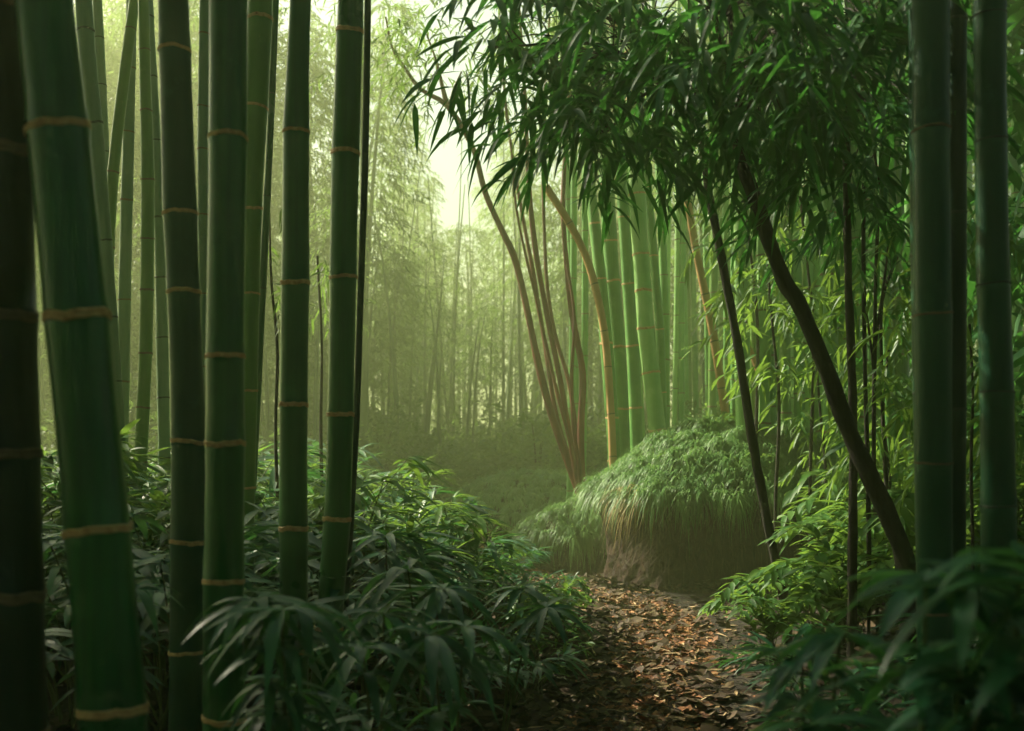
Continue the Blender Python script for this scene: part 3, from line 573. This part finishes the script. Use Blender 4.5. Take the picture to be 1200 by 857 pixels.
for k, l in enumerate(limbs):
    l = [(q[0], q[1], q[2]*.70)+tuple(q[3:]) for q in l]
    V, Q = limb(l, d, 10, 60, .035, k, ext if k in (0, 2, 4) else None)
    mesh_obj('stem', V, Q, M['bark_red'], root, off=base)
for k, l in enumerate(([(524, 124, 7), (518, 100, 5), (512, 74, 3), (500, 40, 2)], [(527, 126, 5), (532, 104, 3), (541, 84, 2)])):
    V, Q = limb(l, d, 8, 20, .03, 20+k); mesh_obj('branch', V, Q, M['bark_red'], root, off=base)
tb = np.array([P(px, py, d) for px, py in [(452, 20), (462, 55), (500, 40), (512, 72), (541, 84), (588, 40), (584, 0), (594, 100), (612, 50), (606, -20), (644, 20), (640, 90), (668, 90), (678, 10), (620, 10), (640, -30)]])
m = 220; pos = tb[rng.integers(0, len(tb), m)]+rng.normal(0, [.34, .34, .22], (m, 3)); dirs = rng.normal(0, 1, (m, 3)); dirs[:, 2] = np.abs(dirs[:, 2])*.1-.25
(V, Q, va), _ = twig_leaves(pos, dirs, .45, 9, .17, .024, .4, 4, 2)
mesh_obj('crown', V, Q, M['leaf_far'], root, vary=va, off=base)

# ------------------------------------------------------------------ dark trees with hanging leaves
def dark_tree(label, pts, d, zones, ntw, dz, L=.2, W=.030, br=True, seed=0, mat='leaf_crown', foot=None, per=11):
    """trunk through pts; zones: (px, py, rx px, ry px, weight, distance) where the crown's twigs grow"""
    A = sorted(pts, key=lambda q: -q[1]); b = P(*A[0][:2], d); gz = float(hgt(b[0], b[1])); ext = None; base = np.array([b[0], b[1], gz])
    if b[2] > gz: ext = np.array([[b[0]+(b[0]-P(*A[1][:2], d)[0])*.3, b[1], gz-.08, A[0][2]/F*d/2*1.15]]); base = ext[0, :3]+[0, 0, .08]
    root = empty('dark_barked_tree', base); tag(root, label, 'tree')
    V, Q = limb(A, d, 12, 70, .05, seed, ext); mesh_obj('trunk', V, Q, M['bark_dark'], root, off=base)
    if not zones: return root
    wsum = sum(z[4] for z in zones); POS, DIR = [], []; bt = []; top = P(*A[-1][:2], d)
    for z in zones:
        c = P(z[0], z[1], z[5]); m = max(4, int(ntw*z[4]/wsum)); sx = z[2]/F*z[5]; sz = z[3]/F*z[5]
        p = c+rng.normal(0, 1, (m, 3))*[sx*.55, dz, sz*.55]; POS.append(p)
        o = (p-c); o[:, 2] *= .3; o = norm(o)+rng.normal(0, .5, (m, 3)); o[:, 2] = -np.abs(o[:, 2])*.4; DIR.append(o)
        # limb from the trunk to this zone, with side branches
        q = catmull([[*top, .014], [*(top*.5+c*.5+np.array([0, 0, .25])), .011], [*c, .005]], 24); bt.append(tube(q[:, :3], q[:, 3], 7, .03, int(z[0])))
        for w in range(min(m, 26)):
            s = q[random.randint(8, 23)]; e = p[w]; mid = s[:3]*.5+e*.5+[0, 0, .08]
            qq = catmull([s[:3], mid, e], 8); bt.append(tube(qq, np.linspace(.005, .0015, 8), 5))
    POS = np.vstack(POS); DIR = np.vstack(DIR)
    (V, Q, va), bp = twig_leaves(POS, DIR, rng.uniform(.25, .5, len(POS)), per, L, W, .5, 6, 3, .45)
    mesh_obj('crown', V, Q, M[mat], root, vary=va, off=base)
    V, Q, _ = join(bt); mesh_obj('branches', V, Q, M['bark_dark'], root, off=base)
    return root
dark_tree('slim dark trunk slanting beside the mound, its leaves hanging over the clearing', [(822, 150, 8), (829, 215, 9), (843, 290, 10), (862, 390, 10), (884, 530, 11), (903, 630, 11), (919, 704, 12)], 7.4,
          [(620, 0, 50, 32, .65, 5.2), (572, 55, 20, 14, .16, 5.0), (632, 80, 36, 22, .4, 5.0), (665, 150, 30, 22, .4, 5.2), (720, 20, 80, 60, 1.5, 5.6), (735, 85, 60, 40, 1., 5.4), (700, 165, 35, 16, .28, 5.3), (800, 130, 55, 35, .7, 5.8)], 108, .28, .23, .031, seed=1)
dark_tree('thick dark trunk leaning left at right, under the densest hanging leaves', [(860, 140, 14), (869, 185, 16), (885, 235, 17), (919, 330, 18), (935, 354, 18), (966, 427, 19), (989, 492, 20), (1016, 550, 21), (1042, 608, 22), (1062, 665, 23)], 5.4,
          [(850, 20, 90, 60, 2., 4.4), (930, 60, 90, 60, 2., 4.6), (1010, 30, 60, 60, 1.6, 4.6), (890, 130, 70, 40, .9, 4.8), (960, 160, 50, 36, .5, 5.2), (1030, 130, 40, 50, .6, 4.8), (800, -10, 80, 40, 1.1, 4.0)], 118, .38, .23, .031, seed=2)
dark_tree('upright slim dark trunk right of the leaning thick one', [(992, 130, 8), (992, 180, 9), (994, 330, 9), (998, 430, 10), (1000, 530, 10), (999, 655, 11)], 6.3,
          [(985, 110, 50, 50, 1., 6.2), (1035, 240, 30, 50, .25, 6.6), (930, 220, 40, 30, .25, 6.8), (1010, 30, 70, 60, 1., 6.)], 80, .35, .21, .029, seed=3)
def sapling(label, stems, d, zones, ntw, L, W, mat, group=None):
    A0 = stems[0][-1]; b = P(A0[0], A0[1], d); base = np.array([b[0], b[1], float(hgt(b[0], b[1]))]); root = empty('leafy_sapling', base); tag(root, label, 'sapling', group); st = []
    for k, s in enumerate(stems):
        ext = np.array([[base[0], base[1], base[2]-.05, .010]]) if k == 0 and b[2] > base[2] else None
        st.append(limb(sorted(s, key=lambda q: -q[1]), d, 7, 24, .05, k, ext))
    V, Q, _ = join(st); mesh_obj('trunk', V, Q, M['bark_dark'], root, off=base)
    if ntw:
        POS, DIR = [], []
        for z in zones:
            c = P(z[0], z[1], d); m = max(3, ntw//len(zones)); p = c+rng.normal(0, 1, (m, 3))*[z[2]/F*d*.6, .28, z[3]/F*d*.6]; POS.append(p); o = p-c; o[:, 2] = -.1; DIR.append(norm(o)+rng.normal(0, .3, (m, 3)))
        (V, Q, va), _ = twig_leaves(np.vstack(POS), np.vstack(DIR), .3, 8, L, W, .35, 6, 3, .2); mesh_obj('crown', V, Q, M[mat], root, vary=va, off=base)
    return root
GS = 'thin dark saplings at right'
sapling('thin black sapling rising right of the upright slim trunk', [[(1012, 215, 4), (1012, 330, 5), (1014, 450, 5), (1018, 600, 6)]], 6.6, [(1015, 260, 30, 60)], 20, .17, .025, 'leaf_crown', GS)
sapling('forked thin sapling halfway between the dark trunks and the ringed stalk', [[(1030, 235, 4), (1026, 330, 4), (1025, 400, 5), (1024, 540, 5), (1028, 640, 6)], [(1046, 250, 3), (1036, 330, 3), (1026, 400, 4)], [(1010, 330, 2), (1020, 400, 3), (1025, 450, 3)]], 6.9, [(1040, 330, 30, 70), (1040, 450, 30, 60)], 44, .16, .025, 'leaf_fresh', GS)
sapling('wavy thin sapling close left of the ringed stalk', [[(1052, 300, 3), (1034, 350, 4), (1033, 430, 4), (1035, 500, 5), (1042, 640, 5)]], 7.4, [(1050, 380, 20, 70)], 24, .16, .024, 'leaf_fresh', GS)
sapling('thin sapling between the two smooth stalks at right', [[(1136, 380, 3), (1140, 460, 3), (1138, 540, 4), (1140, 650, 4)]], 5.2, [(1135, 300, 16, 90), (1138, 480, 16, 60)], 40, .15, .024, 'leaf_fresh', GS)
sapling('thin dark sapling between the yellow green and the lone deep green stalk', [[(316, 250, 2), (318, 330, 3), (325, 407, 4), (323, 500, 4), (326, 620, 4)]], 7.2, [(320, 300, 14, 50)], 10, .14, .02, 'leaf_far', GS)
sapling('thin dark sapling left of the rightmost thick green stalk', [[(372, 300, 3), (377, 400, 3), (376, 500, 4), (378, 620, 4)]], 8.5, [(370, 320, 14, 60)], 10, .14, .02, 'leaf_far', GS)
GF = 'fresh green saplings in front of the right grove'
for k, (px, py, dd, lab) in enumerate(((905, 380, 8.6, 'bright leafy sapling behind the leaning thick trunk'), (945, 300, 9.2, 'tall bright leafy sapling above the leaning thick trunk'), (1035, 480, 8., 'bright leafy sapling low beside the ringed stalk'),
                                       (960, 470, 9.4, 'bright leafy sapling in the fork of the crossing dark trunks'), (880, 300, 9.8, 'bright leafy sapling between the two slanting dark trunks'))):
    sapling(lab, [[(px+random.uniform(-8, 8), py-70, 3), (px, py, 3), (px+8, py+90, 4), (px+4, 590, 4)]], dd, [(px, py-30, 40, 50), (px+10, py+40, 35, 40)], 30, .19, .030, 'leaf_fresh', GF)

# ------------------------------------------------------------------ the far forest
def far_bamboo(H, seed, nl=1500, lowest=.42, spread=1.1):
    g = np.random.default_rng(seed); root = empty('bamboo_tree', (0, 0, 0))
    bend = g.uniform(.2, .9); a = g.uniform(0, 6.28); b = np.array([math.cos(a), math.sin(a), 0])*bend
    zc = np.linspace(-.1, 1, 26); pts = np.stack([b[0]*zc**3+.05*np.sin(zc*5+seed), b[1]*zc**3, zc*H*(1-.05*zc**4)], -1)
    V, Q = tube(pts, np.interp(zc, [0, .6, 1], [.06, .045, .006]), 8, .02, seed)
    c = mesh_obj('culm', V, Q, M['culm_far'], root)
    m = nl//9; big = nl > 2000; t = g.uniform(lowest, 1, m)**.9; p = np.stack([np.interp(t, zc, pts[:, k]) for k in range(3)], -1)
    az = g.uniform(0, 6.28, m); rr = spread*(1-((t-lowest)/(1-lowest))**1.5*.7)*g.uniform(.15, 1, m); D = np.stack([np.cos(az), np.sin(az), g.uniform(-.1, .5, m)], -1)
    pos = p+D*rr[:, None]*[1, 1, .5]
    (V, Q, va), _ = twig_leaves(pos, D, .5, 9, .23 if big else .19, .042 if big else .03, .5, 4, 2, .5)
    f = mesh_obj('foliage', V, Q, M['leaf_far'], root, vary=va); KIDS[root] = [c, f]; return root
TALL = [far_bamboo(h, k, 3900, lo) for k, (h, lo) in enumerate(((11.5, .12), (13., .3), (10.5, .08), (12.2, .2)))]
MID = [far_bamboo(h, 10+k, 1000, .5, .8) for k, h in enumerate((7.2, 8.2, 6.4, 7.7))]
SPARSE = [far_bamboo(h, 20+k, 260, .72, .6) for k, h in enumerate((8.5, 9.3, 7.6))]
used2 = set()
def plant_tree(protos, px, y, sc, lab, g):
    r = random.choice(protos); o = r if r.name not in used2 else copy_tree(r); used2.add(r.name); x = (px-600)/F*y
    o.location = (x, y, float(hgt(x, y))); o.rotation_euler = (random.gauss(0, .035), random.gauss(0, .035), random.uniform(0, 6.28)); o.scale = (sc, sc, sc*random.uniform(.92, 1.08)); tag(o, lab, 'bamboo', g)
for k in range(62):                       # the misty middle: low enough to leave the bright gap above
    y = random.uniform(22, 50); px = random.uniform(415, 700)
    top = HOR-random.uniform(170, 260); hh = CZ+(HOR-top)/F*y
    r_ = MID if y > 25 else SPARSE
    plant_tree(r_, px, y, random.uniform(.9, 1.08)*hh/8., 'slim misty bamboo far back in the bright middle of the forest', 'far bamboo in the misty middle')
for k in range(42):
    y = random.uniform(17.5, 25); px = random.uniform(-110, 400 if y > 21.5 else 260)
    plant_tree(TALL, px, y, random.uniform(.92, 1.05)*(.62+.05*(y-17.5)), 'leafy bamboo back in the forest behind the left stalks', 'bamboo behind the left stalks')
for k in range(20):
    y = random.uniform(14, 17.5); px = random.uniform(-110, 400)
    plant_tree(MID, px, y, random.uniform(.5, .62), 'young bushy bamboo behind the left stalks', 'young bamboo behind the left stalks')
for px, y, sc in ((418, 22, .9), (434, 33, 1.25), (456, 43, 1.3), (482, 50, 1.3), (470, 24, .52), (452, 23, .5), (500, 28, .6), (610, 34, 1.1), (660, 27, 1.0)):
    plant_tree(TALL, px, y, sc, 'tall bamboo crown fading into the bright mist', 'tall crowns in the bright mist')
for px, y, sc in ((424, 15.5, 1.15),):
    plant_tree(SPARSE, px, y, sc, 'bare bamboo pole with its leafy top at the upper edge, left of the mist', 'poles with high leafy tops')
for k in range(9):                       # tall crowns far back in the mist, thin across the gap
    y = random.uniform(36, 54); px = random.uniform(425, 650)
    plant_tree(TALL, px, y, random.uniform(.85, 1.1), 'tall bamboo crown fading into the bright mist', 'tall crowns in the bright mist')
for k in range(6):
    y = random.uniform(19, 23); px = random.uniform(420, 560)
    if px > 540: continue
    plant_tree(SPARSE, px, y, random.uniform(.5, .7), 'thin dark bamboo pole between the rightmost thick stalk and the red stems', 'thin poles left of the red stems')
for k in range(50):                       # behind the left stalks
    y = random.uniform(24, 48); px = random.uniform(-140, 412)
    plant_tree(TALL, px, y, random.uniform(.8, 1.1), 'leafy bamboo back in the forest behind the left stalks', 'bamboo behind the left stalks')
for k in range(60):                       # behind the right grove
    y = random.uniform(16, 46); px = random.uniform(690, 1330)
    if px < 830: y = random.uniform(23, 46)
    plant_tree(TALL, px, y, random.uniform(.85, 1.1), 'leafy bamboo back in the forest behind the right grove', 'bamboo behind the right grove')
# the far-off wood: hundreds of thin culms nobody could count
LB = []
for k in range(520):
    y = random.uniform(27, 62); px = random.uniform(-180, 1380); x = (px-600)/F*y; gz = float(hgt(x, y)); H = random.uniform(6.5, 10.5) if 415 < px < 660 else random.uniform(9, 14)
    lx, ly, kx = random.gauss(0, .5), random.gauss(0, .5), random.gauss(0, .3); q = np.linspace(0, 1, 7)
    LB.append(tube(np.stack([x+lx*q+kx*q*q, y+ly*q, gz-.1+H*q], -1), np.interp(q, [0, 1], [random.uniform(.03, .075), .012]), 6))
V, Q, _ = join(LB); tag(mesh_obj('far_bamboo_wood', V, Q, M['culm_far']), 'countless thin bamboo poles of the far-off misty wood', 'bamboo wood', kind='stuff')
# far shrubs
def shrub(seed):
    g = np.random.default_rng(seed); root = empty('forest_shrub', (0, 0, 0)); m = 150
    a = g.uniform(0, 6.28, m); e = np.arcsin(g.uniform(0, 1, m)); r = g.uniform(.45, 1, m)
    D = np.stack([np.cos(a)*np.cos(e), np.sin(a)*np.cos(e), np.sin(e)], -1); pos = D*r[:, None]*[1., 1., 1.15]
    (V, Q, va), _ = twig_leaves(pos*.85, D+[0, 0, .2], .35, 9, .16, .04, .4, 4, 2, .3)
    f = mesh_obj('foliage', V, Q, M['leaf_far'], root, vary=va)
    st = [tube(catmull([[0, 0, -.05], p*.5+[0, 0, .15], p*.9], 8), np.linspace(.02, .004, 8), 5) for p in pos[:14]]
    V, Q, _ = join(st); s = mesh_obj('stem', V, Q, M['bark_dark'], root); KIDS[root] = [f, s]; return root
SH = [shrub(k) for k in range(3)]; used3 = set()
for k in range(150):
    if k < 70: y = random.uniform(17, 34); px = random.uniform(410, 720); sc = random.uniform(.9, 1.5)*(1+.02*(y-17))
    elif k < 110: y = random.uniform(12, 26); px = random.uniform(-120, 420); sc = random.uniform(1., 1.7)
    else: y = random.uniform(12.5, 24); px = random.uniform(780, 1330); sc = random.uniform(.9, 1.5)
    x = (px-600)/F*y
    if abs(x-path_x(y)) < .9 and y < 19: continue
    r = random.choice(SH); o = r if r.name not in used3 else copy_tree(r); used3.add(r.name)
    o.location = (x, y, float(hgt(x, y))-.05); o.rotation_euler = (0, 0, random.uniform(0, 6.28)); o.scale = (sc, sc, sc*random.uniform(.8, 1.2))
    z_ = ('among the far bamboo in the misty middle', 'behind the left bamboo stalks', 'at the foot of the right grove')[0 if k < 70 else 1 if k < 110 else 2]
    tag(o, 'leafy green shrub '+z_, 'shrub', 'shrubs '+z_)

# ------------------------------------------------------------------ leaf masses added overhead and round the viewer to shade the foreground
def leaf_cloud(name, label, boxes, L, W, hole=()):
    B = []
    for (x0, x1, y0, y1, z0, z1, n) in boxes:
        # clumped: leaves gather round twigs
        m = max(1, n//14); c = rng.uniform([x0, y0, z0], [x1, y1, z1], (m, 3)); idx = rng.integers(0, m, n)
        B.append(c[idx]+rng.normal(0, [.32, .32, .14], (n, 3)))
    B = np.vstack(B)
    for h in hole: B = B[~((B[:, 0] > h[0]) & (B[:, 0] < h[1]) & (B[:, 1] > h[2]) & (B[:, 1] < h[3]))]
    n = len(B); D = rng.normal(0, 1, (n, 3)); D[:, 2] = -np.abs(D[:, 2])*.5
    V, Q, va = blades(B, D, rng.uniform(.7, 1.2, n)*L, W, .4, 4, 0, rng.normal(0, .6, n), 2, prof=np.array([.25, 1, .75, .05]))
    tag(mesh_obj(name, V, Q, M['leaf_crown'], vary=va), label, 'foliage', kind='stuff')
leaf_cloud('added_shade_canopy', 'dense roof of bamboo leaves added, mostly out of view, to shade the near part of the path', [
    (-13, 8, -7, 12.2, 7.4, 9.4, 68000), (4.0, 9, 12, 18, 7.6, 9.6, 7000)], .34, .07, ((-2.3, 1.6, 3.2, 6.2), (-4.8, -.9, 6.2, 9.4)))  # mostly unseen roof added for foreground shade, holes cut to let light through
leaf_cloud('added_shade_foliage', 'walls of forest foliage added round the near clearing, mostly unseen, to block sky light', [
    (-9, 9, -8.5, -6.5, 0, 8, 24000), (-9.5, -7, -7, 5, 0, 8, 16000), (5.5, 8, -7, 5, 0, 8, 16000), (3.4, 5.2, 5, 9, 0, 7.6, 9000), (-7.5, -5.5, 5, 9, 0, 7.5, 6000)], .34, .07)  # leaf walls added behind and beside the viewer to keep sky light out

# ------------------------------------------------------------------ air
hz = 123.
V = np.array([[sx*hz, sy*hz, z] for z in (-2.2, 17.) for sy in (-1, 1) for sx in (-1, 1)])
Q = np.array([[0, 2, 3, 1], [4, 5, 7, 6], [0, 1, 5, 4], [1, 3, 7, 5], [3, 2, 6, 7], [2, 0, 4, 6]])
m, t, o = nt('haze_air'); pv = nd(t, 'ShaderNodeVolumePrincipled')
pv.inputs['Color'].default_value = (.83, .95, .49, 1); pv.inputs['Density'].default_value = .0115; pv.inputs['Anisotropy'].default_value = .58
t.links.new(pv.outputs[0], o.inputs['Volume'])
tag(mesh_obj('haze', V, Q, m, smooth=False), kind='stuff')

# ------------------------------------------------------------------ light
SE, SA = math.radians(38), math.radians(-52)           # sun ahead of us, a little left
w = bpy.data.worlds.new('World'); bpy.context.scene.world = w; w.use_nodes = True; t = w.node_tree
sk = t.nodes.new('ShaderNodeTexSky'); sk.sky_type = 'NISHITA'; sk.sun_disc = False; sk.sun_elevation = SE; sk.sun_rotation = SA; sk.dust_density = 3.
t.links.new(sk.outputs[0], t.nodes['Background'].inputs[0]); t.nodes['Background'].inputs[1].default_value = .05
sl = bpy.data.lights.new('sun', 'SUN'); sl.energy = 5.; sl.angle = math.radians(.6); sl.color = (1., .91, .68)
so = bpy.data.objects.new('sun', sl); C.objects.link(so)
import mathutils
dv = mathutils.Vector((math.sin(SA)*math.cos(SE), math.cos(SA)*math.cos(SE), math.sin(SE)))
so.rotation_euler = dv.to_track_quat('Z', 'Y').to_euler()

# ------------------------------------------------------------------ camera
cd = bpy.data.cameras.new('camera'); co = bpy.data.objects.new('camera', cd); C.objects.link(co)
cd.sensor_width = 36; cd.lens = 36*F/1200; co.location = (0, 0, CZ); co.rotation_euler = (math.radians(90), 0, 0)
cd.shift_y = (HOR-428.5)/1200; cd.clip_end = 1000; cd.clip_start = .05
cd.dof.use_dof = True; cd.dof.focus_distance = 7.0; cd.dof.aperture_fstop = 2.9
S = bpy.context.scene; S.camera = co
S.view_settings.view_transform = 'Standard'; S.view_settings.look = 'None'; S.view_settings.exposure = 1.75; S.view_settings.gamma = 1
S.render.engine = 'CYCLES'; c = S.cycles
c.use_denoising = True; c.denoiser = 'OPENIMAGEDENOISE'; c.max_bounces = 5; c.diffuse_bounces = 2; c.glossy_bounces = 2; c.transmission_bounces = 3; c.volume_bounces = 1
c.sample_clamp_indirect = 4; c.use_adaptive_sampling = True; c.adaptive_threshold = .02
S.render.use_persistent_data = False
